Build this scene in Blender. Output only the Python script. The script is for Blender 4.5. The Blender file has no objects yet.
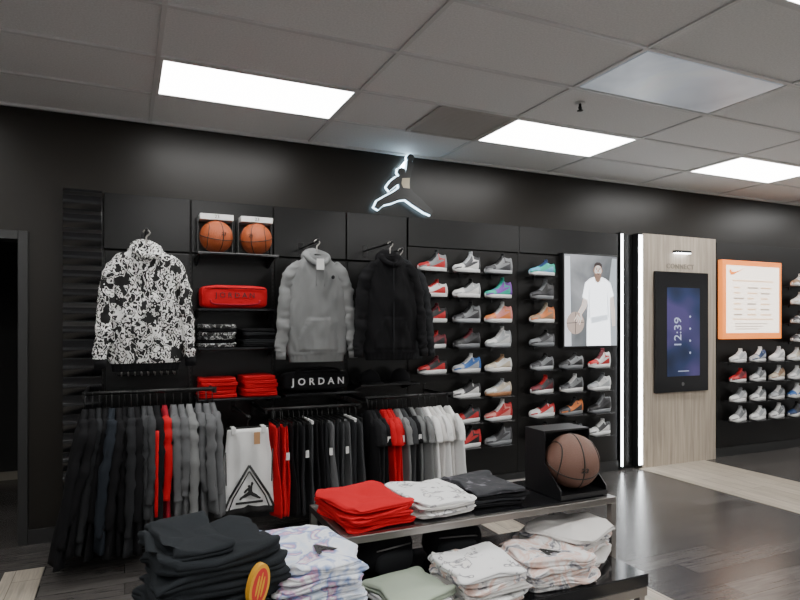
import bpy, bmesh, math, random
from mathutils import Vector, Matrix, noise
random.seed(4)
R=random.Random(11)
sc=bpy.context.scene
COL=sc.collection
pi=math.pi

# ------------------------------------------------------------ materials
MC={}
def nt(m):
    m.use_nodes=True
    return m.node_tree, m.node_tree.nodes['Principled BSDF']
def mat(name,c,rough=.6,metal=0,emis=None,es=0,bump=0,bscale=200,spec=.5,coat=0,sheen=0):
    if name in MC: return MC[name]
    m=bpy.data.materials.new(name); t,b=nt(m)
    b.inputs['Base Color'].default_value=(*c,1)
    b.inputs['Roughness'].default_value=rough
    b.inputs['Metallic'].default_value=metal
    b.inputs['Specular IOR Level'].default_value=spec
    if coat: b.inputs['Coat Weight'].default_value=coat
    if sheen: b.inputs['Sheen Weight'].default_value=sheen
    if emis:
        b.inputs['Emission Color'].default_value=(*emis,1); b.inputs['Emission Strength'].default_value=es
    if bump:
        tc=t.nodes.new('ShaderNodeTexCoord'); n=t.nodes.new('ShaderNodeTexNoise'); n.inputs['Scale'].default_value=bscale
        n.inputs['Detail'].default_value=4
        bp=t.nodes.new('ShaderNodeBump'); bp.inputs['Strength'].default_value=bump; bp.inputs['Distance'].default_value=.01
        t.links.new(tc.outputs['Object'],n.inputs['Vector']); t.links.new(n.outputs['Fac'],bp.inputs['Height']); t.links.new(bp.outputs['Normal'],b.inputs['Normal'])
    MC[name]=m; return m
def ramp_mat(name,stops,scale,detail=4,dist=0,rough=.8,interp='LINEAR',vec=(1,1,1),bump=.15,emit=0,metal=0,spec=.5,vor=0):
    m=bpy.data.materials.new(name); t,b=nt(m)
    tc=t.nodes.new('ShaderNodeTexCoord'); mp=t.nodes.new('ShaderNodeMapping'); mp.inputs['Scale'].default_value=vec
    n=t.nodes.new('ShaderNodeTexNoise'); n.inputs['Scale'].default_value=scale; n.inputs['Detail'].default_value=detail; n.inputs['Distortion'].default_value=dist
    r=t.nodes.new('ShaderNodeValToRGB'); r.color_ramp.interpolation=interp
    e=r.color_ramp.elements
    e[0].position=stops[0][0]; e[0].color=(*stops[0][1],1); e[1].position=stops[1][0]; e[1].color=(*stops[1][1],1)
    for p,c in stops[2:]:
        x=e.new(p); x.color=(*c,1)
    t.links.new(tc.outputs['Object'],mp.inputs['Vector']); t.links.new(mp.outputs['Vector'],n.inputs['Vector'])
    src=n.outputs['Fac']
    if vor:
        v=t.nodes.new('ShaderNodeTexVoronoi'); v.distance='CHEBYCHEV'; v.inputs['Scale'].default_value=vor; v.inputs['Randomness'].default_value=.85
        t.links.new(mp.outputs['Vector'],v.inputs['Vector'])
        sp=t.nodes.new('ShaderNodeSeparateColor'); t.links.new(v.outputs['Color'],sp.inputs['Color'])
        a=t.nodes.new('ShaderNodeMath'); a.operation='MULTIPLY_ADD'; a.inputs[1].default_value=.34; t.links.new(sp.outputs[0],a.inputs[0]); t.links.new(n.outputs['Fac'],a.inputs[2])
        s2=t.nodes.new('ShaderNodeMath'); s2.operation='SUBTRACT'; s2.inputs[1].default_value=.17; t.links.new(a.outputs[0],s2.inputs[0]); src=s2.outputs[0]
    t.links.new(src,r.inputs['Fac']); t.links.new(r.outputs['Color'],b.inputs['Base Color'])
    b.inputs['Roughness'].default_value=rough; b.inputs['Metallic'].default_value=metal; b.inputs['Specular IOR Level'].default_value=spec
    if emit:
        t.links.new(r.outputs['Color'],b.inputs['Emission Color']); b.inputs['Emission Strength'].default_value=emit
    if bump:
        bp=t.nodes.new('ShaderNodeBump'); bp.inputs['Strength'].default_value=bump; bp.inputs['Distance'].default_value=.004
        t.links.new(n.outputs['Fac'],bp.inputs['Height']); t.links.new(bp.outputs['Normal'],b.inputs['Normal'])
    MC[name]=m; return m
def plank_mat(name,c1,c2,cm,bw,rh,rough,rotz=0,grain=(2,30,1)):
    m=bpy.data.materials.new(name); t,b=nt(m)
    tc=t.nodes.new('ShaderNodeTexCoord'); mp=t.nodes.new('ShaderNodeMapping'); mp.inputs['Rotation'].default_value=(0,0,rotz)
    br=t.nodes.new('ShaderNodeTexBrick'); br.inputs['Scale'].default_value=1
    br.inputs['Brick Width'].default_value=bw; br.inputs['Row Height'].default_value=rh; br.inputs['Mortar Size'].default_value=.0025
    br.offset=.37
    br.inputs['Color1'].default_value=(*c1,1); br.inputs['Color2'].default_value=(*c2,1); br.inputs['Mortar'].default_value=(*cm,1)
    mp2=t.nodes.new('ShaderNodeMapping'); mp2.inputs['Scale'].default_value=grain
    n=t.nodes.new('ShaderNodeTexNoise'); n.inputs['Scale'].default_value=2.2; n.inputs['Detail'].default_value=6; n.inputs['Distortion'].default_value=.6
    mx=t.nodes.new('ShaderNodeMix'); mx.data_type='RGBA'; mx.blend_type='MULTIPLY'; mx.inputs[0].default_value=.75
    r=t.nodes.new('ShaderNodeValToRGB'); r.color_ramp.elements[0].position=.3; r.color_ramp.elements[0].color=(.5,.5,.5,1); r.color_ramp.elements[1].position=.7; r.color_ramp.elements[1].color=(1.1,1.1,1.1,1)
    L=t.links.new
    L(tc.outputs['Object'],mp.inputs['Vector']); L(mp.outputs['Vector'],br.inputs['Vector']); L(mp.outputs['Vector'],mp2.inputs['Vector']); L(mp2.outputs['Vector'],n.inputs['Vector'])
    L(n.outputs['Fac'],r.inputs['Fac']); L(br.outputs['Color'],mx.inputs[6]); L(r.outputs['Color'],mx.inputs[7]); L(mx.outputs[2],b.inputs['Base Color'])
    b.inputs['Roughness'].default_value=rough
    bp=t.nodes.new('ShaderNodeBump'); bp.inputs['Strength'].default_value=.12; bp.inputs['Distance'].default_value=.002
    L(n.outputs['Fac'],bp.inputs['Height']); L(bp.outputs['Normal'],b.inputs['Normal'])
    MC[name]=m; return m

WALLB=mat('black_wall_paint',(.012,.0100,.0078),.36,bump=.03,bscale=60,spec=.30)
PANEL=mat('black_panel_laminate',(.007,.007,.007),.26,spec=.35)
PANEL2=mat('black_shoe_wall',(.007,.0065,.006),.36,spec=.35)
GLOSS=mat('gloss_black',(.008,.008,.009),.12)
RIB=mat('rib_painted_highlight',(.16,.16,.16),.20,1)  # paler metal, stands in for light reflections on the black slats
BLKMETAL=mat('black_metal',(.010,.010,.010),.35,.3)
CHROME=mat('brushed_steel',(.36,.34,.32),.28,1)
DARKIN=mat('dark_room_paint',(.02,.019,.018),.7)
CEIL=ramp_mat('ceiling_tile',[(.35,(.78,.79,.79)),(.7,(.88,.89,.89))],90,6,0,.95,bump=.3)
TBAR=mat('ceiling_grid_white',(.70,.71,.71),.5)
TRIM=mat('trim_black',(.02,.02,.02),.4)
LIGHT=mat('ceiling_light_diffuser',(.9,.9,.9),.5,emis=(1,.99,.97),es=16)
GLARE=ramp_mat('diffuser_painted_glare',[(.3,(.42,.48,.56)),(.7,(.80,.86,.93))],1.6,3,.4,.34,bump=0,emit=.26)  # unlit panel: whitish glare put into mottled colour and faint emission
LED=mat('led_strip',(1,1,1),.5,emis=(.93,.97,1),es=14)
LEDB=mat('logo_backlight',(1,1,1),.5,emis=(.58,.82,1),es=7)
FLOOR=plank_mat('dark_grey_planks',(.058,.053,.050),(.105,.097,.092),(.012,.012,.012),1.2,.16,.25)
LWOOD=plank_mat('light_wood_planks',(.40,.35,.28),(.52,.46,.38),(.16,.13,.1),1.1,.15,.35,rotz=pi/2)
PWOOD=plank_mat('pillar_wood_laminate',(.46,.39,.31),(.48,.41,.33),(.42,.36,.29),4,3,.5,rotz=0,grain=(14,14,.7))

def fab(name,c,rough=.9,bump=.25): return mat('fabric_'+name,c,rough,bump=bump,bscale=240,spec=.15)
F_BLK=fab('black',(.008,.008,.009)); F_CHAR=fab('charcoal',(.020,.021,.023)); F_GRY=fab('heather_grey',(.19,.195,.195)); F_GRY2=fab('mid_grey',(.115,.118,.122))
F_GRY3=fab('dark_grey',(.05,.052,.055))
F_RED=fab('red',(.52,.010,.016)); F_WHT=fab('white',(.78,.78,.77)); F_OFF=fab('offwhite',(.66,.64,.62)); F_NAVY=fab('slate_navy',(.016,.020,.026))
F_GRN=fab('sage',(.38,.44,.35)); F_BLUE=fab('blue',(.02,.06,.24)); F_MAR=fab('crimson',(.30,.012,.025))
_W=(.80,.80,.78);_K=(.006,.006,.006)
CAMO=ramp_mat('monochrome_print',[(0,_K),(.36,_W),(.40,_K),(.46,_W),(.55,_K),(.60,_W),(.66,_K)],17,4,.2,.85,'CONSTANT',vec=(1.2,1,.9),bump=0,vor=11)
DYE=ramp_mat('lavender_tie_dye',[(.35,(.62,.70,.82)),(.45,(.80,.82,.86)),(.53,(.22,.32,.58)),(.58,(.58,.32,.48)),(.63,(.76,.78,.82)),(.75,(.82,.83,.85))],10,3,.9,.9)
DYE2=ramp_mat('blush_tie_dye',[(.38,(.80,.78,.77)),(.48,(.70,.48,.41)),(.54,(.82,.80,.79)),(.61,(.18,.18,.22)),(.66,(.80,.77,.75))],10,3,.9,.9)
GPR=ramp_mat('graphic_print_white',[(.4,(.82,.82,.82)),(.56,(.80,.80,.80)),(.6,(.18,.18,.2)),(.64,(.8,.78,.76))],15,3,.7,.9)
DPR=ramp_mat('graphic_print_dark',[(.4,(.025,.027,.032)),(.6,(.04,.04,.046)),(.68,(.16,.16,.18))],14,3,.9,.9)
BPR=ramp_mat('speckle_print_black',[(0,(.02,.02,.02)),(.50,(.02,.02,.02)),(.53,(.65,.65,.65)),(.59,(.03,.03,.03))],30,2,1,.9,'CONSTANT',bump=0)
BALL=mat('orange_basketball_rubber',(.40,.085,.022),.45,bump=.5,bscale=260)
BALL2=mat('tan_basketball_leather',(.17,.085,.060),.5,bump=.5,bscale=260)
SEAM=mat('seam_black',(.02,.015,.012),.5)
CARD=mat('grey_cardboard',(.10,.10,.10),.7); CARDW=mat('white_card',(.7,.7,.69),.6)
WTXT=mat('white_print',(.85,.85,.85),.6); BTXT=mat('black_print',(.012,.012,.012),.6); GTXT=mat('gold_print',(.75,.38,.03),.5)
RTXT=mat('red_print',(.6,.03,.03),.6)

# ------------------------------------------------------------ mesh builder
def sg(a,p): return math.copysign(abs(a)**p,a)
def interp(keys,x):
    if x<=keys[0][0]: return keys[0][1]
    for (a,va),(b,vb) in zip(keys,keys[1:]):
        if x<=b:
            k=(x-a)/(b-a); k=k*k*(3-2*k)*.5+k*.5
            return va+(vb-va)*k
    return keys[-1][1]
class MB:
    def __init__(s): s.v=[];s.f=[];s.m=[];s.s=[];s.mats=[]
    def mi(s,m):
        if m not in s.mats: s.mats.append(m)
        return s.mats.index(m)
    def add(s,vs,fs,m,M=None,smooth=True):
        o=len(s.v)
        for v in vs:
            v=Vector(v)
            s.v.append(M@v if M is not None else v)
        ml=isinstance(m,list)
        for i,f in enumerate(fs):
            s.f.append([a+o for a in f]); s.m.append(s.mi(m[i] if ml else m)); s.s.append(smooth)
    def box(s,x0,x1,y0,y1,z0,z1,m,bev=0,M=None):
        bm=bmesh.new(); bmesh.ops.create_cube(bm,size=1)
        for v in bm.verts:
            v.co=Vector(((x0+x1)/2+v.co.x*(x1-x0),(y0+y1)/2+v.co.y*(y1-y0),(z0+z1)/2+v.co.z*(z1-z0)))
        if bev: bmesh.ops.bevel(bm,geom=list(bm.edges),offset=bev,segments=2,profile=.5,affect='EDGES')
        bm.verts.index_update()
        s.add([v.co.copy() for v in bm.verts],[[v.index for v in f.verts] for f in bm.faces],m,M,False); bm.free()
    def loft(s,rings,m,M=None,cap=True,smooth=True,mf=None):
        n=len(rings[0]); vs=[p for r in rings for p in r]; fs=[];ms=[]
        for i in range(len(rings)-1):
            for j in range(n):
                k=(j+1)%n
                fs.append([i*n+j,i*n+k,(i+1)*n+k,(i+1)*n+j]); ms.append(mf(i,j) if mf else m)
        if cap:
            fs.append(list(range(n))[::-1]); ms.append(mf(0,0) if mf else m)
            b=(len(rings)-1)*n; fs.append([b+j for j in range(n)]); ms.append(mf(len(rings)-2,0) if mf else m)
        s.add(vs,fs,ms,M,smooth)
    def tube(s,pts,rad,m,n=10,M=None,flat=1.0,up=(0,1,0),cap=True,wr=0,res=0,cr=0):
        pts=[Vector(p) for p in pts]
        if not isinstance(rad,(list,tuple)): rad=[rad]*len(pts)
        if res:
            np_=[];nr=[]
            N=len(pts)
            for i in range(N-1):
                p0=pts[max(i-1,0)];p1=pts[i];p2=pts[i+1];p3=pts[min(i+2,N-1)]
                for k in range(res):
                    t=k/res
                    np_.append(.5*((2*p1)+(p2-p0)*t+(2*p0-5*p1+4*p2-p3)*t*t+(3*p1-p0-3*p2+p3)*t**3)); nr.append(rad[i]+(rad[i+1]-rad[i])*t)
            np_.append(pts[-1]); nr.append(rad[-1]); pts=np_;rad=nr
        up=Vector(up); rings=[]
        for i,p in enumerate(pts):
            d=(pts[min(i+1,len(pts)-1)]-pts[max(i-1,0)]).normalized()
            a=up.cross(d)
            if a.length<1e-3: a=Vector((1,0,0)).cross(d)
            a.normalize(); b=d.cross(a).normalized(); r=[]
            for j in range(n):
                t=2*pi*j/n; q=p+a*math.cos(t)*rad[i]+b*math.sin(t)*rad[i]*flat
                w=0
                if wr: w+=noise.noise(q*13+Vector((0,0,p.z*3)))*wr
                if cr: w+=noise.noise(Vector((q.x*12+q.z*10,q.y*12,q.z*34)))*cr
                q+=(a*math.cos(t)+b*math.sin(t))*w
                r.append(q)
            rings.append(r)
        s.loft(rings,m,M,cap)
    def ell(s,c,r,m,n=20,k=12,M=None,p=1.0,wr=0):
        rings=[]
        for i in range(1,k):
            ph=-pi/2+pi*i/k; ring=[]
            for j in range(n):
                t=2*pi*j/n
                d=Vector((sg(math.cos(ph),p)*sg(math.cos(t),p),sg(math.cos(ph),p)*sg(math.sin(t),p),sg(math.sin(ph),p)))
                q=Vector(c)+Vector((d.x*r[0],d.y*r[1],d.z*r[2]))
                if wr: q+=d*noise.noise(q*9)*wr
                ring.append(q)
            rings.append(ring)
        s.loft(rings,m,M,True)
    def prism(s,poly,y0,y1,m,M=None):
        n=len(poly); vs=[(x,y0,z) for x,z in poly]+[(x,y1,z) for x,z in poly]
        fs=[list(range(n)),[n+i for i in range(n)][::-1]]+[[i,n+i,n+(i+1)%n,(i+1)%n] for i in range(n)]
        s.add(vs,fs,m,M,False)
    def disc(s,cx,cz,rx,rz,y0,y1,m,n=28,M=None):
        s.prism([(cx+rx*math.cos(2*pi*i/n),cz+rz*math.sin(2*pi*i/n)) for i in range(n)],y0,y1,m,M)
    def torus(s,c,Rr,r,m,M=None,n=40,k=6,ax='Z'):
        rings=[]
        for i in range(n):
            t=2*pi*i/n; ring=[]
            for j in range(k):
                a=2*pi*j/k; rr=Rr+r*math.cos(a); q=Vector((rr*math.cos(t),rr*math.sin(t),r*math.sin(a)))
                if ax=='X': q=Vector((q.z,q.x,q.y))
                if ax=='Y': q=Vector((q.x,q.z,q.y))
                ring.append(q+Vector(c))
            rings.append(ring)
        rings.append(rings[0]); s.loft(rings,m,M,False)
    def text(s,txt,size,m,M,ext=.001,bold=0,space=1.0):
        cu=bpy.data.curves.new('t','FONT'); cu.body=txt; cu.size=size; cu.extrude=ext; cu.align_x='CENTER'; cu.align_y='CENTER'; cu.offset=bold; cu.resolution_u=3; cu.space_character=space
        ob=bpy.data.objects.new('t',cu); COL.objects.link(ob); dg=bpy.context.evaluated_depsgraph_get()
        me=bpy.data.meshes.new_from_object(ob.evaluated_get(dg))
        s.add([v.co.copy() for v in me.vertices],[list(p.vertices) for p in me.polygons],m,M,False)
        bpy.data.objects.remove(ob); bpy.data.curves.remove(cu); bpy.data.meshes.remove(me)
    def build(s,name,parent=None):
        me=bpy.data.meshes.new(name); me.from_pydata([tuple(v) for v in s.v],[],s.f)
        for m in s.mats: me.materials.append(m)
        me.polygons.foreach_set('material_index',s.m); me.polygons.foreach_set('use_smooth',s.s)
        me.update()
        bm=bmesh.new(); bm.from_mesh(me); bmesh.ops.recalc_face_normals(bm,faces=bm.faces); bm.to_mesh(me); bm.free()
        ob=bpy.data.objects.new(name,me); COL.objects.link(ob)
        if parent: ob.parent=parent
        return ob
T=Matrix.Translation
def RZ(a): return Matrix.Rotation(a,4,'Z')
def RX(a): return Matrix.Rotation(a,4,'X')
UPR=RX(pi/2)

def simple(name,x0,x1,y0,y1,z0,z1,m,bev=0):
    b=MB(); b.box(x0,x1,y0,y1,z0,z1,m,bev); return b.build(name)

# ------------------------------------------------------------ room shell
XL,XR,YF=-4.0,12.0,-9.6
H=3.0
simple('floor',XL,XR,YF,2.2,-.05,0,FLOOR)
b=MB()
b.box(XL,-1.55,0,.15,0,H,WALLB); b.box(-1.55,-.62,0,.15,2.1,H,WALLB); b.box(-.62,XR,0,.15,0,H,WALLB)
b.build('wall_back')
simple('wall_left',XL-.1,XL,YF,2.2,0,H,mat('left_wall_paint',(.25,.25,.25),.7))
simple('wall_right',XR,XR+.1,YF,.15,0,H,mat('grey_wall',(.5,.5,.5),.7))
simple('wall_front',XL,XR,YF-.1,YF,0,H,mat('front_wall_paint',(.55,.56,.57),.7))
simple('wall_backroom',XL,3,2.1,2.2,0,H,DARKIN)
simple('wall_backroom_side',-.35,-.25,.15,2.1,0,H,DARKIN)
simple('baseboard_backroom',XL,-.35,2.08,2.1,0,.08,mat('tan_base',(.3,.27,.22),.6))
b=MB(); b.box(-.66,-.60,-.02,.17,0,2.14,TRIM,.004); b.box(-1.57,-1.51,-.02,.17,0,2.14,TRIM,.004); b.box(-1.51,-.66,-.02,.17,2.08,2.14,TRIM,.004)
b.build('trim_doorway')
simple('baseboard_back',-.60,-.40,-.015,0,0,.1,TRIM)
simple('baseboard_back_right',6.05,XR,-.055,-.045,0,.1,TRIM)
simple('floor_wood_strip',4.88,5.85,YF,-.1,0,.004,LWOOD)
simple('floor_wood_strip_narrow',2.44,2.72,YF,-.9,0,.004,LWOOD)
simple('floor_wood_strip_side',-.66,-.45,YF,-.5,0,.004,LWOOD)
b=MB(); b.box(XL-.1,XR+.1,YF-.1,2.2,H,H+.1,CEIL); b.build('ceiling')
b=MB()
x=.17-1.2*3
while x<XR:
    b.box(x-.012,x+.012,YF,0,H-.010,H,TBAR); x+=1.2
k=1
while -0.6*k>YF:
    b.box(XL,XR,-.6*k-.012,-.6*k+.012,H-.012,H,TBAR); k+=1
b.box(XL,XR,-.025,0,H-.02,H,TBAR)
b.build('trim_ceiling_grid')
for row in (0,4,8,12):
    for c in (-2,0,2,4,6,8):
        x0=.17+1.2*c; y1=-.6-.6*row
        bb=MB(); x1=min(x0+1.2,XR-.05)
        bb.box(x0+.03,x1-.03,y1-.57,y1-.03,H-.008,H-.001,LIGHT)
        bb.box(x0+.012,x0+.03,y1-.588,y1-.012,H-.012,H,TBAR); bb.box(x1-.03,x1-.012,y1-.588,y1-.012,H-.012,H,TBAR)
        bb.box(x0+.03,x1-.03,y1-.03,y1-.012,H-.012,H,TBAR); bb.box(x0+.03,x1-.03,y1-.588,y1-.57,H-.012,H,TBAR)
        bb.build('ceiling_light_panel')
bb=MB(); bb.box(2.60,3.74,-2.37,-1.83,H-.008,H-.001,GLARE); bb.build('ceiling_light_panel_unlit')
VENT=mat('vent_grey',(.52,.50,.47),.6); VD=mat('vent_dark',(.25,.24,.23),.8)
b=MB(); b.box(1.97,2.56,-1.19,-.62,H-.006,H-.001,VD)
for i in range(22):
    yy=-1.17+i*.0255; b.box(1.99,2.54,yy,yy+.018,H-.010,H-.006,VENT)
b.box(1.96,1.99,-1.2,-.61,H-.016,H-.001,VENT); b.box(2.54,2.57,-1.2,-.61,H-.016,H-.001,VENT); b.box(1.99,2.54,-1.2,-1.17,H-.016,H-.001,VENT); b.box(1.99,2.54,-.63,-.61,H-.016,H-.001,VENT)
b.build('ceiling_vent')
b=MB(); b.tube([(0,0,0),(0,0,-.006)],.035,TBAR,20); b.tube([(0,0,-.006),(0,0,-.035),(0,0,-.05)],[.009,.009,.006],BLKMETAL,12); b.tube([(0,0,-.05),(0,0,-.054)],.02,BLKMETAL,16)
for a in (-1,1): b.tube([(a*.008,0,-.02),(a*.014,0,-.035),(0,0,-.05)],.003,BLKMETAL,6)
o=b.build('fire_sprinkler'); o.location=(2.80,-1.60,H-.001)

# ------------------------------------------------------------ wall fixtures
b=MB()
edges=[-.14,.45,1.07,1.68,2.24]
SLOT=mat('slot',(.05,.05,.05),.5)
for a,c in zip(edges,edges[1:]):
    b.box(a+.012,c-.012,-.04,-.001,.10,2.03,PANEL,.002)
    b.box(a+.006,c-.006,-.045,-.001,2.045,2.44,PANEL,.002)
for a in edges:
    b.box(a-.010,a+.010,-.03,-.001,.1,2.03,BLKMETAL)
b.box(-.14,2.24,-.05,-.001,0,.1,TRIM)
for a in edges:
    for i in range(50):
        z=.3+i*.034; b.box(a-.002,a+.002,-.0305,-.03,z,z+.015,SLOT)
b.build('apparel_display_panel')
b=MB()
for a,c in ((2.25,3.405),(3.415,4.64)):
    b.box(a,c,-.04,-.001,.1,2.18,PANEL2,.002); b.box(a,c,-.05,-.001,2.19,2.44,PANEL,.002)
b.box(2.24,4.64,-.055,-.001,0,.1,TRIM)
for a in (3.41,):
    b.box(a-.008,a+.008,-.045,-.001,.1,2.44,BLKMETAL)
b.build('footwear_display_panel')
b=MB()
b.box(6.12,7.62,-.04,-.001,.1,2.44,PANEL2,.002); b.box(7.63,9.2,-.04,-.001,.1,2.44,PANEL2,.002)
b.build('footwear_display_panel')
b=MB(); b.box(-.39,-.145,-.05,-.001,0,2.45,GLOSS,.003)
for i in range(18):
    z=2.37-i*.13
    n=8; vs=[]
    for j in range(n+1):
        t=j/n; vs.append((t*.122, -.051-.020*math.sin(pi*t)**.8))
    V=[];Fc=[]
    for (zz,yy) in vs: V+= [(-.388,yy,z-.06+zz),(-.147,yy,z-.06+zz)]
    for j in range(n): Fc.append([2*j,2*j+1,2*j+3,2*j+2])
    b.add(V,Fc,[GLOSS]*6+([RIB] if i<8 else [GLOSS])*2,None,True)  # highlight bands painted along top edges of the upper slats only
b.build('ribbed_gloss_column')
b=MB(); b.box(4.660,4.695,-.065,-.001,.02,2.46,BLKMETAL); b.box(4.667,4.688,-.075,-.065,.04,2.44,LED); b.build('led_light_strip')
b=MB(); b.box(4.88,4.932,-.09,-.001,.02,2.46,BLKMETAL); b.box(4.885,4.930,-.10,-.09,.04,2.44,LED); b.build('led_light_strip')
b=MB(); b.box(4.70,4.878,-.02,-.001,0,2.45,PANEL); b.build('recess_panel')
b=MB(); b.box(4.935,6.03,-.10,-.001,.0,2.46,PWOOD,.003)
b.build('wood_pillar_panel')
SCR=ramp_mat('screen_blue_glow',[(.35,(.008,.012,.030)),(.5,(.018,.030,.085)),(.65,(.06,.048,.15))],2.2,1,0,.2,bump=0,emit=.42)
b=MB(); b.box(5.08,5.87,-.135,-.101,.78,2.07,GLOSS,.006); b.box(5.24,5.73,-.138,-.134,.95,1.90,SCR)
WE=mat('screen_text',(.4,.45,.6),.5,emis=(.45,.5,.7),es=.35)
Mx=T((5.40,-.1395,1.42))@UPR@Matrix.Rotation(pi/2,4,'Z')
b.text('12:39',.15,WE,Mx)
for i in range(4): b.disc(5.58,1.20+i*.13,.012,.012,-.141,-.1385,WE,12)
b.box(5.40,5.56,-.141,-.1385,1.00,1.008,WE)
b.disc(5.475,.865,.02,.02,-.138,-.134,mat('btn',(.1,.1,.1),.3),16)
b.build('touchscreen_kiosk')
b=MB(); b.text('CONNECT',.075,mat('silver_text',(.22,.19,.15),.4),T((5.475,-.102,2.13))@UPR,.003,.001,1.2)
b.build('metal_lettering')
b=MB(); b.box(5.36,5.58,-.16,-.10,2.275,2.30,BLKMETAL,.003); b.box(5.37,5.57,-.158,-.105,2.268,2.275,LED); b.build('accent_lamp')

# ------------------------------------------------------------ logo sign
poly=[(410.5,160),(413,164),(410,172),(409.5,180),(409.5,187),(412.5,191.5),(420,196.5),(426,202.5),(433,208.5),(431,212.5),(424,210),(413,204),(405,199),(398,200.5),(391,204),(383,206.5),(378,211.5),(374,209.5),(377,203),(385,197.5),(393,192.5),(398.5,188),(398,184),(393,188),(389,192),(386,188.5),(390,182.5),(395.5,177.5),(399,176),(397,173),(397.5,169.5),(400.5,167.5),(403.8,169),(404.5,173),(405.8,165),(406.5,160)]
def lg(p): return (2.165+(p[0]-400)*.0094, 1.5+(325-p[1])*.00862)
P=[lg(p) for p in poly]
b=MB()
b.prism(P,-.085,-.06,mat('logo_face',(.010,.0095,.009),.4)); b.disc(*lg((409.8,157)),.032,.032,-.085,-.06,mat('logo_ball',(.05,.05,.05),.4))
tz=[lg(p) for p in [(408.5,177.5),(408.2,184),(408.5,188),(402,188),(400.2,184),(401,178.5)]]
b.prism(tz,-.0865,-.085,mat('logo_torso_lit',(.5,.44,.32),.5,emis=(.6,.52,.35),es=.25))  # lit torso: light put into a beige, weakly glowing patch
n=len(P)
def grow(sgn,k=.008):
    G=[]
    for i in range(n):
        p0=Vector(P[i-1]);p1=Vector(P[i]);p2=Vector(P[(i+1)%n]); d=((p2-p0)).normalized(); nrm=Vector((d.y,-d.x)); G.append(tuple(p1+nrm*k*sgn))
    return G
ar=lambda Q: sum(Q[i-1][0]*Q[i][1]-Q[i][0]*Q[i-1][1] for i in range(len(Q)))
G=grow(1) if abs(ar(grow(1)))>abs(ar(P)) else grow(-1)
b.prism(G,-.045,-.035,LEDB); b.disc(*lg((409.8,157)),.037,.037,-.045,-.035,LEDB)
b.box(2.20,2.24,-.06,-.001,2.66,2.70,BLKMETAL)
b.build('illuminated_logo_sign')

# ------------------------------------------------------------ posters
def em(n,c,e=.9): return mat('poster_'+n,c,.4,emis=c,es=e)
b=MB(); px0,pz0=3.89,1.275
b.box(px0,px0+.70,-.10,-.0405,pz0,pz0+.935,BLKMETAL,.004)
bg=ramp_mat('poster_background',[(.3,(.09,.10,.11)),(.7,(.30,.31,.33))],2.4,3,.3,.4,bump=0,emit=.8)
M=T((px0,0,pz0))
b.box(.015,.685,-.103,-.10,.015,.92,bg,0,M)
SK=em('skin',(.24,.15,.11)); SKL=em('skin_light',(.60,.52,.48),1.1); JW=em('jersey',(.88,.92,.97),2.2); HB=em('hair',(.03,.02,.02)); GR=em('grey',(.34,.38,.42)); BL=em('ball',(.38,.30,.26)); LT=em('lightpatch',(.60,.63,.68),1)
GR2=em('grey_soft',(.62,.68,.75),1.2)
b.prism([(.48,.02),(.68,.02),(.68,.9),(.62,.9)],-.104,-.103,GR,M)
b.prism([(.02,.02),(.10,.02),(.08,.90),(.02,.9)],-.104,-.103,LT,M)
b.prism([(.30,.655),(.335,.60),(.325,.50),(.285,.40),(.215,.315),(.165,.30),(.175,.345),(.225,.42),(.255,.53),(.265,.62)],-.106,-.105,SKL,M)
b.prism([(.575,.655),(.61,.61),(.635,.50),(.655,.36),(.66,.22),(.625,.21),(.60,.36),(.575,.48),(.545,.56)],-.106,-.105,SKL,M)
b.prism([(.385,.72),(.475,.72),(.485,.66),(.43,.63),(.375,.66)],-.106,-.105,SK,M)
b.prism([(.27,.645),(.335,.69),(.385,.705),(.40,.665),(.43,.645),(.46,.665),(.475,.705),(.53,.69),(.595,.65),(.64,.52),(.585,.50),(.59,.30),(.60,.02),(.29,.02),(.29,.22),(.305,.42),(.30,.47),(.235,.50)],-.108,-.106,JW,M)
b.prism([(.315,.58),(.322,.58),(.326,.3),(.31,.3)],-.109,-.108,GR2,M); b.prism([(.55,.55),(.557,.55),(.572,.3),(.56,.3)],-.109,-.108,GR2,M); b.prism([(.34,.30),(.55,.33),(.56,.28),(.35,.24)],-.109,-.108,GR2,M)
b.disc(.43,.775,.052,.07,-.110,-.108,SK,28,M); b.disc(.43,.765,.046,.058,-.111,-.110,SKL,28,M)
b.disc(.378,.77,.008,.018,-.110,-.108,SK,12,M); b.disc(.482,.77,.008,.018,-.110,-.108,SK,12,M)
b.prism([(.38,.80),(.385,.835),(.41,.852),(.45,.852),(.475,.835),(.48,.80),(.468,.815),(.43,.822),(.392,.815)],-.113,-.111,HB,M)
b.prism([(.387,.750),(.393,.725),(.413,.706),(.447,.706),(.467,.725),(.473,.750),(.458,.735),(.445,.745),(.43,.742),(.415,.745),(.402,.735)],-.113,-.111,SK,M)
for sx in (.41,.45):
    b.disc(sx,.783,.009,.004,-.113,-.111,HB,10,M); b.prism([(sx-.013,.793),(sx+.013,.793),(sx+.011,.798),(sx-.011,.798)],-.113,-.111,HB,M)
b.prism([(.427,.785),(.433,.785),(.439,.757),(.421,.757)],-.1125,-.111,SK,M); b.prism([(.417,.736),(.443,.736),(.438,.730),(.422,.730)],-.114,-.113,HB,M)
b.disc(.145,.245,.11,.11,-.1095,-.108,BL,30,M)
b.prism([(.04,.24),(.25,.25),(.25,.256),(.04,.246)],-.110,-.1095,HB,M); b.prism([(.142,.14),(.148,.14),(.152,.35),(.146,.35)],-.110,-.1095,HB,M)
for i in range(4): b.prism([(.165+.014*i,.33-.012*i),(.125+.022*i,.272-.014*i),(.133+.022*i,.266-.014*i),(.177+.014*i,.322-.012*i)],-.1115,-.110,SKL,M)
b.prism([(.215,.34),(.232,.28),(.22,.275),(.195,.33)],-.1115,-.110,SKL,M)
b.build('athlete_poster')
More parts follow.
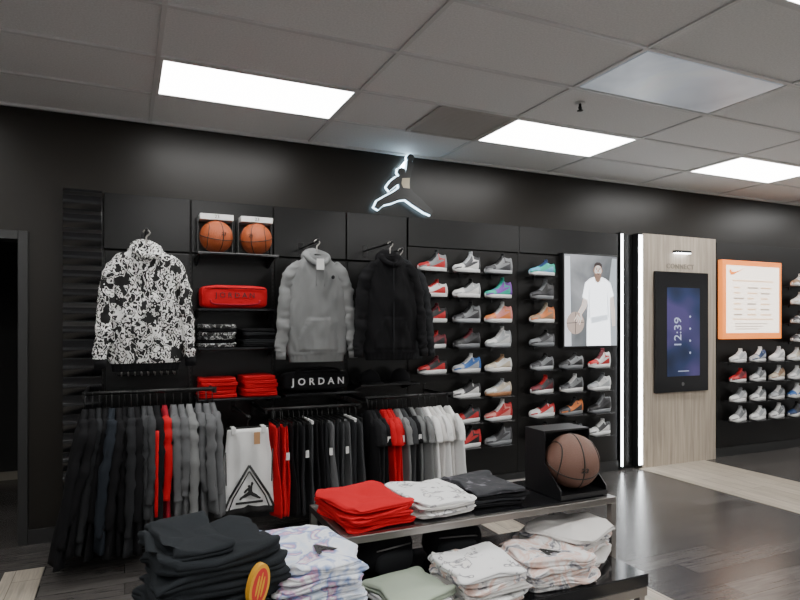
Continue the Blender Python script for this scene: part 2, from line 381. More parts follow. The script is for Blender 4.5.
b=MB(); x0,x1,z0,z1=6.14,7.16,1.34,2.24
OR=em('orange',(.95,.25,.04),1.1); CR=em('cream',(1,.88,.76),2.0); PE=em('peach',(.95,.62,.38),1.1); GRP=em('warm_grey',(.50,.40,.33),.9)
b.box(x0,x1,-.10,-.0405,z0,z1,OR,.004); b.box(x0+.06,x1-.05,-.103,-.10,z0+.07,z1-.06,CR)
M=T((x0,0,z0))
b.prism([(.10,.77),(.13,.73),(.17,.735),(.36,.81),(.19,.765),(.15,.77),(.12,.80)],-.105,-.103,OR,M)
b.prism([(.16,.22),(.86,.22),(.86,.235),(.16,.235)],-.105,-.103,PE,M); b.prism([(.16,.66),(.86,.66),(.86,.675),(.16,.675)],-.105,-.103,PE,M)
for r_ in range(6):
    for c_ in range(3):
        xx=.18+c_*.23; zz=.27+r_*.062; w_=R.uniform(.10,.19)
        b.prism([(xx,zz),(xx+w_,zz),(xx+w_,zz+.018),(xx,zz+.018)],-.105,-.103,GRP if (r_+c_)%3==0 else PE,M)
for i in range(3): b.prism([(.20,.11+.03*i),(.60+.08*i,.11+.03*i),(.60+.08*i,.12+.03*i),(.20,.12+.03*i)],-.105,-.103,GRP,M)
b.build('framed_poster')

# ------------------------------------------------------------ sneakers
def smat(key,c): return mat('shoe_'+key,c,.5)
PAL=dict(red=(.50,.018,.02),blk=(.012,.012,.013),wht=(.74,.74,.73),gry=(.20,.21,.22),lgr=(.42,.44,.46),teal=(.02,.42,.30),pur=(.20,.05,.40),org=(.75,.22,.06),tan=(.36,.22,.13),cream=(.62,.54,.42),lbl=(.12,.42,.62),nav=(.02,.05,.15),mar=(.16,.025,.035),pink=(.70,.25,.22),dgr=(.045,.045,.05),blu=(.04,.14,.42),gum=(.35,.16,.07))
def sneaker(X,Y,Z,up,ac,so,la,yaw,high=0):
    b=MB(); L=.285
    U,A,S,Q=smat(up,PAL[up]),smat(ac,PAL[ac]),smat(so,PAL[so]),smat(la,PAL[la]); IN=smat('blk',PAL['blk'])
    hk=[(0,.075+high*.5),(.05,.10+high),(.16,.093+high),(.28,.098+high),(.37,.112+high),(.45,.095+high*.4),(.6,.074),(.78,.058),(.92,.052),(1,.038)]
    wk=[(0,.016),(.05,.028),(.2,.034),(.45,.035),(.7,.046),(.85,.045),(.95,.034),(1,.016)]
    M=T((X,Y,Z))@RZ(yaw)@Matrix.Diagonal((1.08,1.1,1.28,1))@T((-L/2,0,0)); N=26;K=20;rings=[];info=[]
    for i in range(N+1):
        s=i/N; h=interp(hk,s);w=interp(wk,s);ring=[];inf=[]
        for j in range(K):
            a=2*pi*j/K; k=.5+.5*sg(math.sin(a),.8); y=w*sg(math.cos(a),.75)*(1-.42*k*k); z=.018+(h-.018)*k
            if .07<s<.34 and k>.93: z-=.022
            ring.append(Vector((s*L,y,z))); inf.append(k)
        rings.append(ring); info.append(inf)
    def mf(i,j):
        s=(i+.5)/N; k=(info[i][j]+info[i][(j+1)%K])/2
        if .06<s<.35 and k>.88: return IN
        if s<.13 and k<.6: return A
        if s>.80 and k<.42: return A
        if .36<s<.66 and k>.80: return Q
        if .34<s<.68 and k>.55: return A
        if s<.3 and k>.74: return A
        return U
    b.loft(rings,U,M,True,True,mf)
    rings=[]
    for z,gw in ((0,.92),(.006,1.06),(.022,1.08),(.027,1.0)):
        ring=[]
        for j in range(36):
            a=2*pi*j/36; s=.5-.5*math.cos(a)*1.0; w=max(interp(wk,s),.012)*gw*1.04; x=(s-.5)*L*(1.02 if gw>1 else 1.0)+L/2
            lift=max(0,s-.86)*.07+ (0.004 if s<.04 else 0)
            ring.append(Vector((x,sg(math.sin(a),.55)*w,z+lift)))
        rings.append(ring)
    b.loft(rings,S,M)
    for sd in (-1,1):
        V=[];Fc=[];n=10
        for i in range(n+1):
            t=i/n; s=.16+.56*t; h=interp(hk,s);w=interp(wk,s)
            th=.011*math.sin(pi*min(1,.12+t*.8)); zc=.066-.02*t+ (0.012*math.cos(t*3.0))
            for zz in (zc-th,zc+th):
                k=min(1,max(0,(zz-.018)/(h-.018))); sa=2*k-1; ca=max(0,1-abs(sa)**(1/.8*2))**.5
                V.append((s*L,sd*(w*ca**.75*(1-.42*k*k)+.0022),zz))
        for i in range(n): Fc.append([2*i,2*i+2,2*i+3,2*i+1])
        b.add(V,Fc,A if U!=A else Q,M)
    for i in range(5):
        s=.41+i*.05; h=interp(hk,s); b.tube([(s*L,-.016,h-.006),(s*L,0,h+.002),(s*L,.016,h-.006)],.003,Q,6,M,up=(1,0,0))
    b.box(.33*L,.365*L,-.02,.02,.085+high,.122+high,Q,.004,M)
    return b.build('sneaker')
rowz=[1.965-.222*k for k in range(8)]
colx=[2.43,2.775,3.11,3.60,3.95,4.30]
S={0:[('red','gry','wht','blk'),('wht','dgr','wht','lgr'),('dgr','gry','lgr','blk'),('lbl','teal','wht','nav')],
1:[('red','wht','wht','red'),('wht','lgr','wht','blk'),('teal','pur','wht','teal'),('dgr','blk','gry','gry')],
2:[('red','blk','wht','mar'),('dgr','gry','lgr','blk'),('org','pink','wht','wht'),('tan','org','wht','cream')],
3:[('blk','mar','wht','red'),('blk','dgr','gry','mar'),('wht','lgr','lgr','wht'),('gry','dgr','gry','blk')],
4:[('red','blk','wht','mar'),('lgr','blu','wht','wht'),('cream','wht','wht','tan'),('dgr','gry','lgr','blk'),('blk','gry','gry','blk'),('red','wht','wht','mar')],
5:[None,('wht','dgr','wht','blk'),('wht','cream','gum','lgr'),('mar','dgr','wht','red'),('dgr','gry','wht','wht'),('lgr','wht','wht','gry')],
6:[None,('red','dgr','wht','blk'),('pink','red','wht','wht'),('wht','red','wht','blk'),('dgr','org','gry','blk'),('blk','dgr','gry','gry')],
7:[None,('blk','red','wht','blk'),('gry','dgr','gry','blk'),('blk','dgr','dgr','blk'),('blk','gry','gum','blk'),('wht','dgr','wht','wht')]}
SH=mat('shelf_smoke',(.03,.03,.032),.2)
def ledges(lst,name):
    b=MB()
    for x,z in lst:
        b.box(x-.12,x+.12,-.235,-.0405,z-.007,z,SH,.002); b.box(x-.02,x+.02,-.05,-.0405,z-.035,z-.007,SH)
    b.build(name)
L1=[]
for k,row in S.items():
    for i,p in enumerate(row):
        if p is None: continue
        x=colx[i]; L1.append((x,rowz[k])); sneaker(x,-.15,rowz[k]+.0005,*p,yaw=pi+.16+R.uniform(-.08,.08),high=R.choice([0,.012,.028]))
ledges(L1,'shoe_display_ledges')
L2=[]
RS={4:['wht lgr wht wht','lgr nav wht wht','wht wht wht lgr','wht cream wht wht'],5:['red mar wht red','wht gry wht lgr','cream tan wht wht','wht lgr wht wht'],6:['wht lgr wht gry','wht gry wht wht','lgr gry wht wht','blu wht wht wht'],7:['wht gry wht lgr','wht lgr wht wht','wht gry wht wht','nav dgr wht blk']}
for k,row in RS.items():
    for i,p in enumerate(row):
        x=6.33+i*.335; L2.append((x,rowz[k])); sneaker(x,-.15,rowz[k]+.0005,*p.split(),yaw=pi+.16,high=R.choice([0,.012]))
for k in range(8):
    for x in ((7.40,) if k<4 else ())+(7.85,8.2):
        L2.append((x,rowz[k])); sneaker(x,-.15,rowz[k]+.0005,*R.choice([('wht','cream','wht','wht'),('tan','wht','wht','wht'),('dgr','wht','wht','blk')]),yaw=pi+.16)
ledges(L2,'shoe_display_ledges')

# ------------------------------------------------------------ garments
def hung_top(name,X,Y,Zn,mb_,mr,Hh=.76,sc_=1,hood=True,zipm=None,pocket=True,yaw=0,strings=None,seed=0,extra=None):
    b=MB(); M=T((X,Y,Zn-Hh*sc_))@RZ(yaw)@Matrix.Scale(sc_,4)
    wk=[(0,.205),(.05,.21),(.09,.228),(.5,.235),(.75,.225),(.84,.198),(.90,.155),(.955,.105),(1,.066)]
    dk=[(0,.05),(.08,.060),(.5,.064),(.85,.055),(1,.042)]
    nz,n=80,100; rings=[]; off=Vector((seed*3.1,0,seed*1.7))
    for i in range(nz+1):
        t=i/nz; w=interp(wk,t); d=interp(dk,t); ring=[]
        for j in range(n):
            a=2*pi*j/n; x=w*sg(math.cos(a),.9); y=d*sg(math.sin(a),.8); z=t*Hh
            nn=Vector((math.cos(a)*.5,math.sin(a),0))
            amp=.022 if .08<t<.95 else .004
            ax=abs(x)
            q=noise.noise(Vector((x*9,0 if y<0 else 5,z*3.2))+off)*amp+noise.noise(Vector((x*16+z*6,0,z*7-ax*18))+off)*amp*.55+noise.noise(Vector((x*40,0,z*14+ax*20))+off)*amp*.22
            if pocket and y<0 and .10<t<.40:
                hw=.150-max(0,(t-.2))*.35
                if abs(x)<hw: q+=.010
            if t<.065: q+=.002*math.sin(a*70)-.004
            ring.append(Vector((x,y,z))+nn*q)
        rings.append(ring)
    b.loft(rings,mb_,M,True,True,lambda i,j: mr if i/nz<.062 else mb_)
    for sd in (-1,1):
        b.tube([(sd*.12,0,Hh*.885),(sd*.185,-.003,Hh*.80),(sd*.228,-.010,Hh*.62),(sd*.252,-.02,Hh*.40),(sd*.268,-.03,Hh*.20),(sd*.274,-.033,Hh*.10)],[.045,.058,.053,.048,.045,.042],mb_,24,M,flat=.75,wr=.012,cr=.012,res=12)
        b.tube([(sd*.274,-.033,Hh*.105),(sd*.276,-.034,Hh*.03)],[.038,.035],mr,20,M,flat=.75)
    if hood:
        pts=[];rad=[]
        for i in range(25):
            a=-pi/2+2*pi*i/24
            pts.append((.080*math.cos(a),-.008+.056*math.sin(a),Hh-.028-.060*max(0,-math.sin(a))**1.5+.026*max(0,math.sin(a)))); rad.append(.022+.010*max(0,math.sin(a)))
        b.tube(pts,rad,mb_,12,M,wr=.008,up=(0,0,1))
        b.ell((0,.040,Hh-.035),(.105,.046,.080),mb_,24,12,M,wr=.02)
        b.ell((0,-.004,Hh-.018),(.066,.042,.02),F_BLK,16,8,M)
    else:
        b.torus((0,0,Hh),.07,.014,mr,M)
    if strings:
        for sd in (-1,1):
            b.tube([(sd*.03,-.080,Hh-.085),(sd*.034,-.088,Hh-.14),(sd*.03,-.086,Hh-.25)],.0032,strings,6,M,res=3)
    if zipm:
        b.tube([(0,-.070,Hh-.09),(0,-.074,Hh*.5),(0,-.064,.0)],.005,zipm,6,M,res=4)
    b.tube([(0,0,Hh-.03),(0,0,Hh+.045),(.012,0,Hh+.062),(.022,0,Hh+.078),(.012,0,Hh+.094),(0,0,Hh+.098),(-.014,0,Hh+.09),(-.02,0,Hh+.078)],.005,CHROME,8,M,res=2)
    b.tube([(-.1,0,Hh-.06),(0,0,Hh-.01),(.1,0,Hh-.06)],.011,BLKMETAL,8,M)
    if extra: extra(b,M,Hh)
    zb=Zn+.085*sc_
    b.tube([(X,-.041,zb),(X,Y-.03,zb)],.008,BLKMETAL,10,None,up=(0,0,1)); b.tube([(X,Y-.03,zb),(X,Y-.04,zb+.015)],.009,BLKMETAL,10,None,up=(1,0,0)); b.box(X-.02,X+.02,-.05,-.0405,zb-.05,zb+.05,BLKMETAL,.003)
    return b.build(name)
def greyx(b,M,Hh):
    b.box(-.028,.028,-.094,-.092,Hh-.13,Hh-.05,CARDW,0,M); b.disc(.10,Hh-.18,.012,.014,-.083,-.077,F_BLK,12,M)
hung_top('printed_hoodie',.13,-.50,2.03,CAMO,F_BLK,seed=1,pocket=False,strings=None,yaw=.10,Hh=.83,sc_=1.0)
hung_top('grey_hoodie',1.29,-.50,2.03,F_GRY,F_GRY,seed=2,strings=F_GRY,extra=greyx,Hh=.80)
hung_top('black_jacket',2.03,-.36,2.02,F_CHAR,F_CHAR,seed=5,pocket=False,Hh=.80,sc_=1.0,yaw=.1)
hung_top('black_hoodie',1.845,-.58,2.04,F_BLK,F_BLK,seed=3,zipm=F_CHAR,strings=None,Hh=.82,sc_=.98)

def rail_item(b,X,Y,Zt,L,m,hw=.22,th=.022,kind='long',seed=0,lean=0,stripe=None):
    nz,n=26,36; rings=[]; ph=seed*1.9
    if kind=='pants': wk=[(0,hw*.6),(.05,hw*.72),(.5,hw*.85),(1,hw*.95)]; tk=[(0,th*.5),(.1,th*.8),(1,th*1.1)]
    else: wk=[(0,.035),(.02,.06),(.06,.13),(.12,hw*.92),(.2,hw),(1,hw*1.02)]; tk=[(0,th*.6),(.08,th),(.5,th*1.1),(1,th*1.35)]
    for i in range(nz+1):
        t=i/nz; w=interp(wk,t); d=interp(tk,t); ring=[]
        for j in range(n):
            a=2*pi*j/n; y=w*math.cos(a); x=d*sg(math.sin(a),.8)
            fold=math.sin(y*38+ph+math.sin(t*3+seed))*.012*(.2+t)+noise.noise(Vector((y*7,t*2.4,seed*1.3)))*.022*t
            sl=-.045*abs(y)/.2 if kind!='pants' and t<.1 else 0
            z=Zt-.03-L*t + noise.noise(Vector((y*6,seed,t*2)))*.018*t
            ring.append(Vector((X+x+fold+lean*t,Y+y*(1+.05*noise.noise(Vector((t*4,seed,0)))),z+sl)))
        rings.append(ring)
    b.loft(rings,m)
    if kind=='long':
        for sd in (-1,1):
            l=L*(.86+.08*math.sin(seed*2.7))
            b.tube([(X,Y+sd*hw*.62,Zt-.09),(X+.004,Y+sd*hw*.92,Zt-.15),(X+lean*.4+.008*math.sin(seed),Y+sd*(hw+.012),Zt-.38),(X+lean*.9+.014*math.sin(seed*2),Y+sd*(hw+.004),Zt-l)],[.024,.031,.029,.024],stripe or m,14,None,flat=.85,wr=.010,cr=.014,res=9)
    if kind=='tee':
        for sd in (-1,1):
            b.tube([(X,Y+sd*hw*.62,Zt-.09),(X,Y+sd*hw*.95,Zt-.15),(X+.004*math.sin(seed),Y+sd*(hw+.02),Zt-.27)],[.020,.026,.028],m,12,None,flat=.7,wr=.01,cr=.008,res=5)
    if kind=='pants':
        b.box(X-.006,X+.006,Y-hw*.7,Y+hw*.7,Zt-.04,Zt-.015,CARDW if seed%5==0 else BLKMETAL)
    if kind!='long' and seed%5==3: b.box(X-.012,X+.012,Y-hw-.030,Y-hw-.028,Zt-.25,Zt-.20,CARDW)
    b.tube([(X,Y,Zt-.04),(X,Y,Zt+.03),(X,Y+.018,Zt+.05),(X,Y+.012,Zt+.066),(X,Y-.004,Zt+.070),(X,Y-.018,Zt+.058)],.0035,BLKMETAL,6,None,res=2)
def rail(name,x0,x1,Y,z):
    b=MB(); b.tube([(x0,Y,z),(x1,Y,z)],.0125,BLKMETAL,14,None,up=(0,0,1))
    for x in (x0+.01,x1-.01):
        b.box(x-.008,x+.008,Y-.012,-.041,z-.028,z-.004,BLKMETAL); b.box(x-.012,x+.012,-.05,-.0405,z-.1,z+.04,BLKMETAL)
    return b.build(name)
def group(name,xs,Y,Zt,L,mats,**kw):
    b=MB()
    for i,x in enumerate(xs):
        k=dict(kw); l0=k.pop('lean0',0); l1=k.pop('lean1',0); f=i/max(1,len(xs)-1)
        rail_item(b,x+R.uniform(-.004,.004),Y+R.uniform(-.03,.03),Zt,L+R.uniform(-.05,.03),mats[i%len(mats)],seed=i+1,lean=l0+(l1-l0)*f,**k)
    return b.build(name)
def lin(a,b_,n): return [a+(b_-a)*i/(n-1) for i in range(n)]
YR=-.62
rail('clothes_rail',-.24,.56,YR,1.075)
group('hanging_black_jackets',lin(-.22,.075,9),YR,1.015,.87,[F_BLK,F_BLK,F_CHAR,F_BLK,F_NAVY],hw=.23,th=.027,lean0=-.14,lean1=.0)
group('hanging_grey_pants',lin(.11,.145,2),YR,1.015,.80,[F_GRY3],hw=.22,th=.025)
b=MB(); rail_item(b,.190,YR,1.015,.80,F_BLK,hw=.235,th=.030,seed=3,stripe=F_BLK); rail_item(b,.237,YR-.01,1.015,.74,F_MAR,hw=.21,th=.022,seed=2,stripe=F_RED)
b.tube([(.180,YR-.262,.86),(.177,YR-.268,.62),(.173,YR-.262,.34)],.010,F_RED,8,None,res=4)
b.build('hanging_red_black_jacket')
group('hanging_grey_hoodies',lin(.29,.54,6),YR,1.015,.72,[F_GRY2,F_GRY2,F_GRY,F_GRY2],hw=.22,th=.028,lean0=.0,lean1=.03)
YR2=-.53
def shorts(name,X,Y,Zt,m,w=.165,L=.56):
    b=MB(); nz,n=26,56; rings=[]
    for i in range(nz+1):
        t=i/nz; ww=interp([(0,w*.82),(.06,w*.85),(.4,w),(1,w*1.06)],t); ring=[]
        for j in range(n):
            a=2*pi*j/n; x=ww*sg(math.cos(a),.8); y=.035*sg(math.sin(a),.8)
            y+=(.008*math.sin(x*60+1)+noise.noise(Vector((x*9,t*3,2)))*.015)*min(1,t*4)
            if t>.5 and abs(x)<.012: y*=.3
            ring.append(Vector((X+x,Y+y,Zt-L*t+(.02*(1-abs(x)/w) if t>.9 else 0))))
        rings.append(ring)
    b.loft(rings,m,None,True,True,lambda i,j: BTXT if i>=24 else m)
    yy=Y-.054
    def st(p,q,r=.008):
        b.tube([(X+p[0],yy,Zt-L+p[1]),(X+q[0],yy,Zt-L+q[1])],r,BTXT,6,None,flat=.3)
    for sd in (-1,1):
        st((0,.34),(sd*.13,.13)); st((0,.30),(sd*.105,.13),.005); st((sd*.13,.13),(sd*.165,.05)); st((sd*.105,.13),(sd*.135,.05),.005); st((sd*.155,.44),(sd*.15,.22),.004)
    cx=sum(p[0] for p in P)/len(P); cz=sum(p[1] for p in P)/len(P)
    b.prism([(X+(p[0]-cx)*.26,Zt-L+.165+(p[1]-cz)*.26) for p in P],yy-.002,yy,BTXT)
    b.box(X-.09,X+.09,yy-.001,yy+.002,Zt-L+.085,Zt-L+.10,BTXT)
    b.box(X-.14,X+.14,Y-.006,Y+.006,Zt-.005,Zt+.012,BLKMETAL)
    for sd in (-1,1): b.box(X+sd*.10-.014,X+sd*.10+.014,Y-.045,Y+.04,Zt-.03,Zt+.015,CARDW,.002)
    b.box(X+.03,X+.07,Y-.062,Y-.058,Zt-.10,Zt-.02,mat('tag_orange',(.45,.25,.12),.6))
    b.tube([(X,Y,Zt+.01),(X,Y,Zt+.05),(X+.02,Y,Zt+.07),(X,Y,Zt+.09),(X-.018,Y,Zt+.075)],.0035,BLKMETAL,6,None,res=2)
    zb=Zt+.078; b.tube([(X,-.041,zb),(X,Y-.03,zb)],.007,BLKMETAL,8,None,up=(0,0,1)); b.box(X-.015,X+.015,-.05,-.0405,zb-.04,zb+.04,BLKMETAL)
    return b.build(name)
shorts('white_shorts',.76,-.66,.80,F_WHT,w=.165,L=.58)
rail('clothes_rail',.90,1.62,YR2,.90)
group('hanging_red_shorts',lin(.95,1.03,4),YR2,.835,.62,[F_RED,F_MAR,F_RED],kind='pants',hw=.19,th=.02)
group('hanging_black_shorts',lin(1.075,1.32,8),YR2,.835,.62,[F_BLK,F_BLK,F_CHAR,F_BLK,F_GRY3],kind='pants',hw=.19,th=.02)
group('hanging_grey_shorts',lin(1.36,1.58,6),YR2,.835,.62,[F_GRY2,F_CHAR,F_GRY3],kind='pants',hw=.19,th=.022)
rail('clothes_rail',1.66,2.42,YR2,.945)
group('hanging_dark_tshirts',lin(1.68,1.76,3),YR2,.885,.68,[F_BLK,F_CHAR],kind='tee',hw=.22,th=.022)
group('hanging_red_tshirts',lin(1.80,1.87,3),YR2,.885,.68,[F_RED],kind='tee',hw=.22,th=.022)
group('hanging_grey_tshirts',lin(1.915,2.10,5),YR2,.885,.66,[F_GRY,F_GRY3,F_BLK,F_GRY],kind='tee',hw=.22,th=.024)
group('hanging_white_tshirts',lin(2.15,2.36,5),YR2,.885,.68,[F_WHT,F_OFF],kind='tee',hw=.22,th=.026,lean0=0,lean1=.04)
b=MB(); b.box(-.05,.36,-.06,-.0405,1.14,1.18,BLKMETAL,.003)
for i in range(9): b.tube([(-.02+i*.043,-.06,1.16),(-.02+i*.043,-.22,1.15),(-.02+i*.043,-.235,1.17)],.005,CHROME,8,None,up=(0,0,1))
b.build('peg_hook_rack')

# ------------------------------------------------------------ folded stacks
def slab(b,cx,cy,z,w,d,h,m,rot=0,seed=0,rough=.006):
    M=T((cx,cy,z))@RZ(rot); n=60; rings=[]
    prof=[(.0,.30),(0,.7),(.0,.90),(.10,.985),(.30,1.0),(.44,.995),(.50,.972),(.56,.995),(.72,1.0),(.90,.985),(1,.93),(1.02,.80),(1.03,.6),(1.04,.4),(1.04,.2)]
    off=Vector((seed*1.7,seed*.9,seed*2.3))
    for k,(tz,s) in enumerate(prof):
        ring=[]
        for j in range(n):
            a=2*pi*j/n; x=w/2*s*sg(math.cos(a),.24); y=d/2*s*sg(math.sin(a),.24)
            q=noise.noise(Vector((x*7,y*7,0))+off); q2=noise.noise(Vector((x*15,y*15,tz))+off*2); q3=noise.noise(Vector((x*26+y*10,y*16,1))+off)
            e=s**4
            zz=tz*h + (q*rough*1.3+q2*rough*.6+q3*rough*.45)*(1 if tz>.5 else .3)
            ring.append(Vector((x+q2*rough*1.8*e+q*rough*e,y+q*rough*1.6*e,max(zz,0) if tz==0 else zz)))
        rings.append(ring)
    b.loft(rings,m,M)
def stack(name,cx,cy,z,w,d,n,h,mats,rot=0,rough=.006,jit=.008,extra=None,rj=.05):
    b=MB()
    for i in range(n):
        slab(b,cx+R.uniform(-jit,jit),cy+R.uniform(-jit,jit),z+.0005+i*h,w*R.uniform(.95,1.03),d*R.uniform(.95,1.03),h*1.0,mats[i%len(mats)],rot+R.uniform(-rj,rj),seed=R.random()*50,rough=rough)
    if extra: extra(b,z+n*h)
    return b.build(name)
def shelf(name,x0,x1,z,dep=.32):
    b=MB(); b.box(x0,x1,-.041-dep,-.041,z-.018,z,GLOSS,.003)
    for x in (x0+.02,x1-.02):
        b.prism([(0,0),(dep*.8,0),(0,-.06)],-.003,.003,BLKMETAL,T((x,-.041,z-.018))@RZ(-pi/2))
    return b.build(name)
shelf('display_shelf',.47,1.05,2.02,.30); shelf('display_shelf',.47,1.05,1.62,.30); shelf('display_shelf',.47,1.05,1.34,.32); shelf('display_shelf',.47,1.05,.975,.34); shelf('display_shelf',1.09,1.66,.985,.34)
def basketball(name,X,Y,Z,m,r=.119,rz=0,rx=0,box=None):
    b=MB(); M=T((X,Y,Z))@RZ(rz)@RX(rx)
    b.ell((0,0,0),(r,r,r),m,40,24,M)
    q=r; tr=.0032
    b.torus((0,0,0),q,tr,SEAM,M,60,6,'Z'); b.torus((0,0,0),q,tr,SEAM,M,60,6,'X')
    for sd in (-1,1):
        pts=[]
        for i in range(41):
            t=2*pi*i/40; d=Vector((sd*(.66+.16*math.cos(2*t)),.62*math.cos(t),.62*math.sin(t))).normalized()*q; pts.append(d)
        b.tube(pts,tr,SEAM,6,M,up=(1,.01,0),cap=False)
    b.text('23',.035,SEAM,M@T((0,-r*.985,.045))@UPR,.002)
    if box: box(b)
    return b.build(name)
def pk(X,Y,z):
    def f(b):
        b.box(X-.125,X+.125,Y+.115,Y+.125,z,z+.29,CARD); b.box(X-.125,X+.125,Y-.06,Y+.115,z,z+.006,CARD)
        b.box(X-.125,X-.121,Y+.04,Y+.115,z+.006,z+.29,CARD); b.box(X+.121,X+.125,Y+.04,Y+.115,z+.006,z+.29,CARD)
        b.box(X-.118,X+.118,Y-.04,Y+.115,z+.25,z+.29,CARDW)
        b.text('23',.035,BTXT,T((X,Y-.0415,z+.27))@UPR)
    return f
for X in (.615,.905):
    basketball('boxed_basketball',X,-.20,2.0205+.006+.122,BALL,rz=.3 if X<.7 else -.5,rx=.3,box=pk(X,-.20,2.0205))
b=MB(); b.ell((.735,-.21,1.706),(.24,.095,.083),F_RED,40,16,None,p=.30,wr=.010); b.text('JORDAN',.055,BTXT,T((.735,-.310,1.715))@UPR,.0015,.0,1.5)
b.tube([(.52,-.309,1.765),(.735,-.311,1.768),(.95,-.309,1.765)],.003,F_BLK,6,None)
b.tube([(.56,-.309,1.68),(.60,-.325,1.65),(.87,-.325,1.65),(.91,-.309,1.68)],.006,F_MAR,8,None,res=4)
b.build('red_duffel_bag')
stack('folded_printed_shirts',.615,-.20,1.3405,.25,.27,6,.027,[BPR,F_BLK,BPR],jit=.004)
stack('folded_black_shirts',.91,-.20,1.3405,.25,.27,5,.027,[F_BLK,F_CHAR],jit=.004)
stack('folded_red_shirts',.615,-.21,.9755,.26,.28,5,.028,[F_RED],jit=.006)
stack('folded_red_shirts',.91,-.21,.9755,.26,.28,5,.030,[F_RED],jit=.006)
b=MB(); b.ell((1.36,-.20,1.065),(.27,.110,.076),F_BLK,32,14,None,p=.45,wr=.006); b.text('JORDAN',.074,WTXT,T((1.36,-.316,1.065))@UPR,.002,.001,1.7)
b.tube([(1.18,-.30,1.10),(1.22,-.29,1.16),(1.50,-.29,1.16),(1.54,-.30,1.10)],.008,F_BLK,8,None,res=4)
b.build('black_gym_bag')
def cap(name,X,Y,Z,m,rz=0):
    b=MB(); M=T((X,Y,Z))@RZ(rz); rings=[]
    for i in range(9):
        ph=i/8*pi/2*.97; rings.append([Vector((.088*math.cos(ph)*math.cos(2*pi*j/24),.098*math.cos(ph)*math.sin(2*pi*j/24),.005+.105*math.sin(ph))) for j in range(24)])
    b.loft(rings,m,M)
    V=[];Fc=[]
    for i in range(13):
        a=pi+pi*i/12; V+=[(.088*math.cos(a),.098*math.sin(a),.012),(.085*math.cos(a),.098*math.sin(a)-.075*abs(math.sin(a)),.004)]
    for i in range(12): Fc.append([2*i,2*i+1,2*i+3,2*i+2])
    k=len(V); V+=[(x,y,z-.004) for x,y,z in V]; Fc+=[[a+k for a in f][::-1] for f in Fc]
    b.add(V,Fc,m,M); b.ell((0,0,.11),(.008,.008,.005),m,10,6,M)
    return b.build(name)
shelf('display_shelf',1.70,2.22,1.028,.30)
cap('baseball_cap',1.82,-.22,1.03,F_BLK,.2)
cap('baseball_cap',2.09,-.22,1.03,F_BLK,-.2)

# ------------------------------------------------------------ tables
def frame_table(name,x0,x1,y0,y1,z,t=.028,top=GLOSS):
    b=MB()
    for x in (x0,x1-t):
        for y in (y0,y1-t): b.box(x,x+t,y,y+t,0.004,z-t,CHROME,.002)
    b.box(x0,x1,y0,y0+t,z-t,z,CHROME,.002); b.box(x0,x1,y1-t,y1,z-t,z,CHROME,.002); b.box(x0,x0+t,y0+t,y1-t,z-t,z,CHROME,.002); b.box(x1-t,x1,y0+t,y1-t,z-t,z,CHROME,.002)
    b.box(x0+t,x1-t,y0+t,y1-t,z-.014,z-.002,top)
    return b.build(name)
ZT=.735
frame_table('tall_display_table',.715,1.995,-2.765,-2.32,ZT)
ZD=.50
b=MB(); b.box(.79,1.92,-3.02,-2.38,ZD-.05,ZD,GLOSS,.004); b.box(.80,1.91,-3.022,-3.015,ZD-.085,ZD-.05,CHROME); b.box(1.905,1.917,-3.01,-2.39,ZD-.085,ZD-.05,CHROME)
for x in (.80,1.88):
    for y in (-3.01,-2.43): b.box(x,x+.03,y,y+.03,0.0,ZD-.05,CHROME,.002)
b.build('low_display_table')
b=MB(); b.box(.06,.70,-3.14,-2.54,.57,.62,GLOSS,.004)
for x in (.07,.66):
    for y in (-3.13,-2.58): b.box(x,x+.03,y,y+.03,0.0,.57,BLKMETAL,.002)
b.build('side_display_table')
stack('folded_red_sweaters',.875,-2.54,ZT+.0,.28,.38,5,.016,[F_RED],rot=.1,rough=.013,jit=.010)
stack('folded_white_shirts',1.175,-2.53,ZT,.27,.37,4,.016,[F_OFF,GPR],rot=.12,rough=.012,jit=.010)
stack('folded_dark_shirts',1.455,-2.51,ZT,.27,.34,4,.016,[F_BLK,DPR],rot=-.05,rough=.014,jit=.010)
BX0,BX1,BY0,BY1=1.725,1.985,-2.72,-2.46
def pk2(b):
    m=mat('black_carton',(.008,.008,.009),.35)
    b.box(BX0,BX1,BY1-.006,BY1,ZT+.001,ZT+.285,m); b.box(BX0,BX1,BY0,BY1-.006,ZT+.001,ZT+.022,m); b.box(BX0,BX1,BY0+.12,BY1-.006,ZT+.277,ZT+.285,m)
    pr=[(0,0),(.25,0),(.25,.02),(.14,.12),(.14,.255),(0,.255)]
    b.prism(pr,0,.005,m,T((BX0,BY1-.006,ZT+.022))@RZ(-pi/2)); b.prism(pr,0,.005,m,T((BX1-.005,BY1-.006,ZT+.022))@RZ(-pi/2))
basketball('boxed_basketball',(BX0+BX1)/2+.002,-2.635,ZT+.0225+.124,BALL2,r=.122,rz=-.25,rx=.5,box=pk2)
F_PILE=fab('washed_navy',(.017,.020,.023))
def jog(b,z):
    slab(b,.175,-2.90,z-.004,.20,.31,.028,F_PILE,rot=.14,seed=7,rough=.022)
    Mj=T((.345,-3.100,z-.085))@RZ(.16)@Matrix.Rotation(.3,4,'Y')@RX(-.12)
    b.disc(0,0,.028,.060,-.010,.020,GTXT,28,Mj); b.disc(0,0,.021,.049,-.0115,-.010,RTXT,28,Mj)
    for i in (-1,0,1): b.disc(i*.008,.0,.0026,.038-abs(i)*.01,-.013,-.0115,GTXT,12,Mj)
stack('folded_dark_joggers',.24,-2.915,.62,.36,.32,6,.038,[F_PILE],rot=.12,rough=.020,jit=.014,extra=jog)
def tex(txt,cx,cy,s,rot,m,dz=.009):
    def f(b,z): b.text(txt,s,m,T((cx,cy,z+dz))@RZ(rot),.0008,.003)
    return f
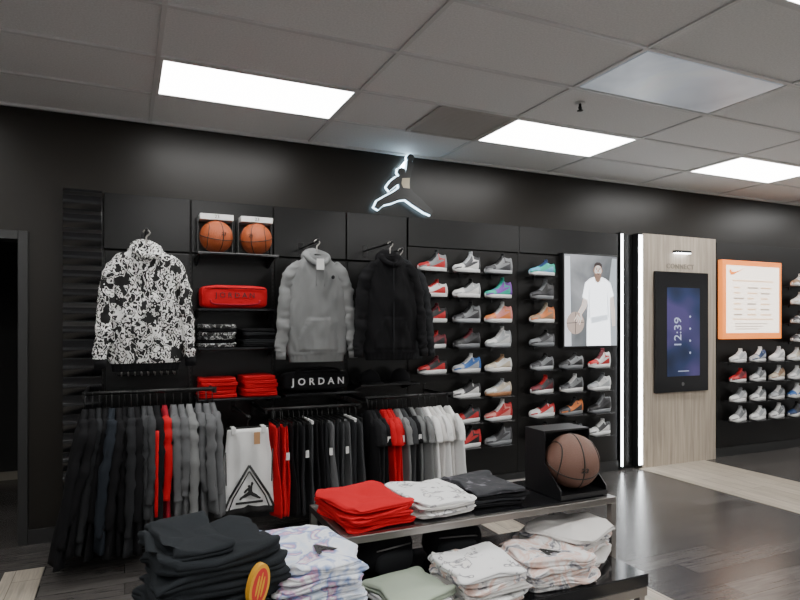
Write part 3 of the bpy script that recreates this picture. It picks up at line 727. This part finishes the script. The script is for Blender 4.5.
stack('folded_lavender_shirts',.545,-2.87,.62,.28,.38,6,.025,[DYE],rot=.08,rough=.017,jit=.012,rj=.1,extra=tex('A',.58,-2.94,.10,.3,BTXT))
stack('folded_sage_shirts',.93,-2.86,ZD,.25,.28,3,.024,[F_GRN,GPR],rot=.05,rough=.012)
stack('folded_graphic_shirts',1.20,-2.88,ZD,.27,.30,6,.021,[DYE2,GPR,F_OFF,DYE2],rot=.1,rough=.014,jit=.012,rj=.1)
stack('folded_blush_shirts',1.53,-2.87,ZD,.30,.28,5,.022,[DYE2],rot=-.1,rough=.017,jit=.012,rj=.1,extra=tex('A',1.50,-2.92,.10,.3,BTXT))
stack('folded_white_sweatshirts',1.735,-2.74,ZD,.30,.30,6,.024,[DYE2,F_OFF],rot=.35,rough=.024,jit=.016,rj=.15)
def backpack(name,X,Y,Z,rz):
    b=MB(); M=T((X,Y,Z))@RZ(rz)
    b.ell((0,0,.075),(.13,.09,.075),F_BLK,32,16,M,p=.7,wr=.01); b.ell((0,-.075,.055),(.09,.03,.045),F_CHAR,24,12,M,p=.6)
    b.tube([(-.03,0,.145),(-.02,0,.175),(.02,0,.175),(.03,0,.145)],.007,F_BLK,8,M,res=3)
    for sd in (-1,1): b.tube([(sd*.05,.07,.14),(sd*.06,.12,.10),(sd*.07,.11,.02)],.012,F_BLK,8,M,flat=.4,res=4)
    b.tube([(-.10,-.06,.10),(-.05,-.093,.115),(.05,-.093,.115),(.10,-.06,.10)],.003,CHROME,6,M,res=4)
    return b.build(name)
backpack('black_backpack',.965,-2.53,ZD+.001,.2); backpack('black_backpack',1.29,-2.53,ZD+.001,-.2)

# ------------------------------------------------------------ camera, world
cam=bpy.data.cameras.new('camera'); co=bpy.data.objects.new('camera',cam); COL.objects.link(co)
cam.sensor_width=36; cam.lens=607/800*36; cam.shift_y=25/800; cam.clip_start=.05
co.location=(0,-4.83,1.5); co.rotation_euler=(pi/2,0,-math.radians(24.4))
sc.camera=co
w=bpy.data.worlds.new('world'); sc.world=w; w.use_nodes=True; w.node_tree.nodes['Background'].inputs[0].default_value=(.02,.02,.022,1)
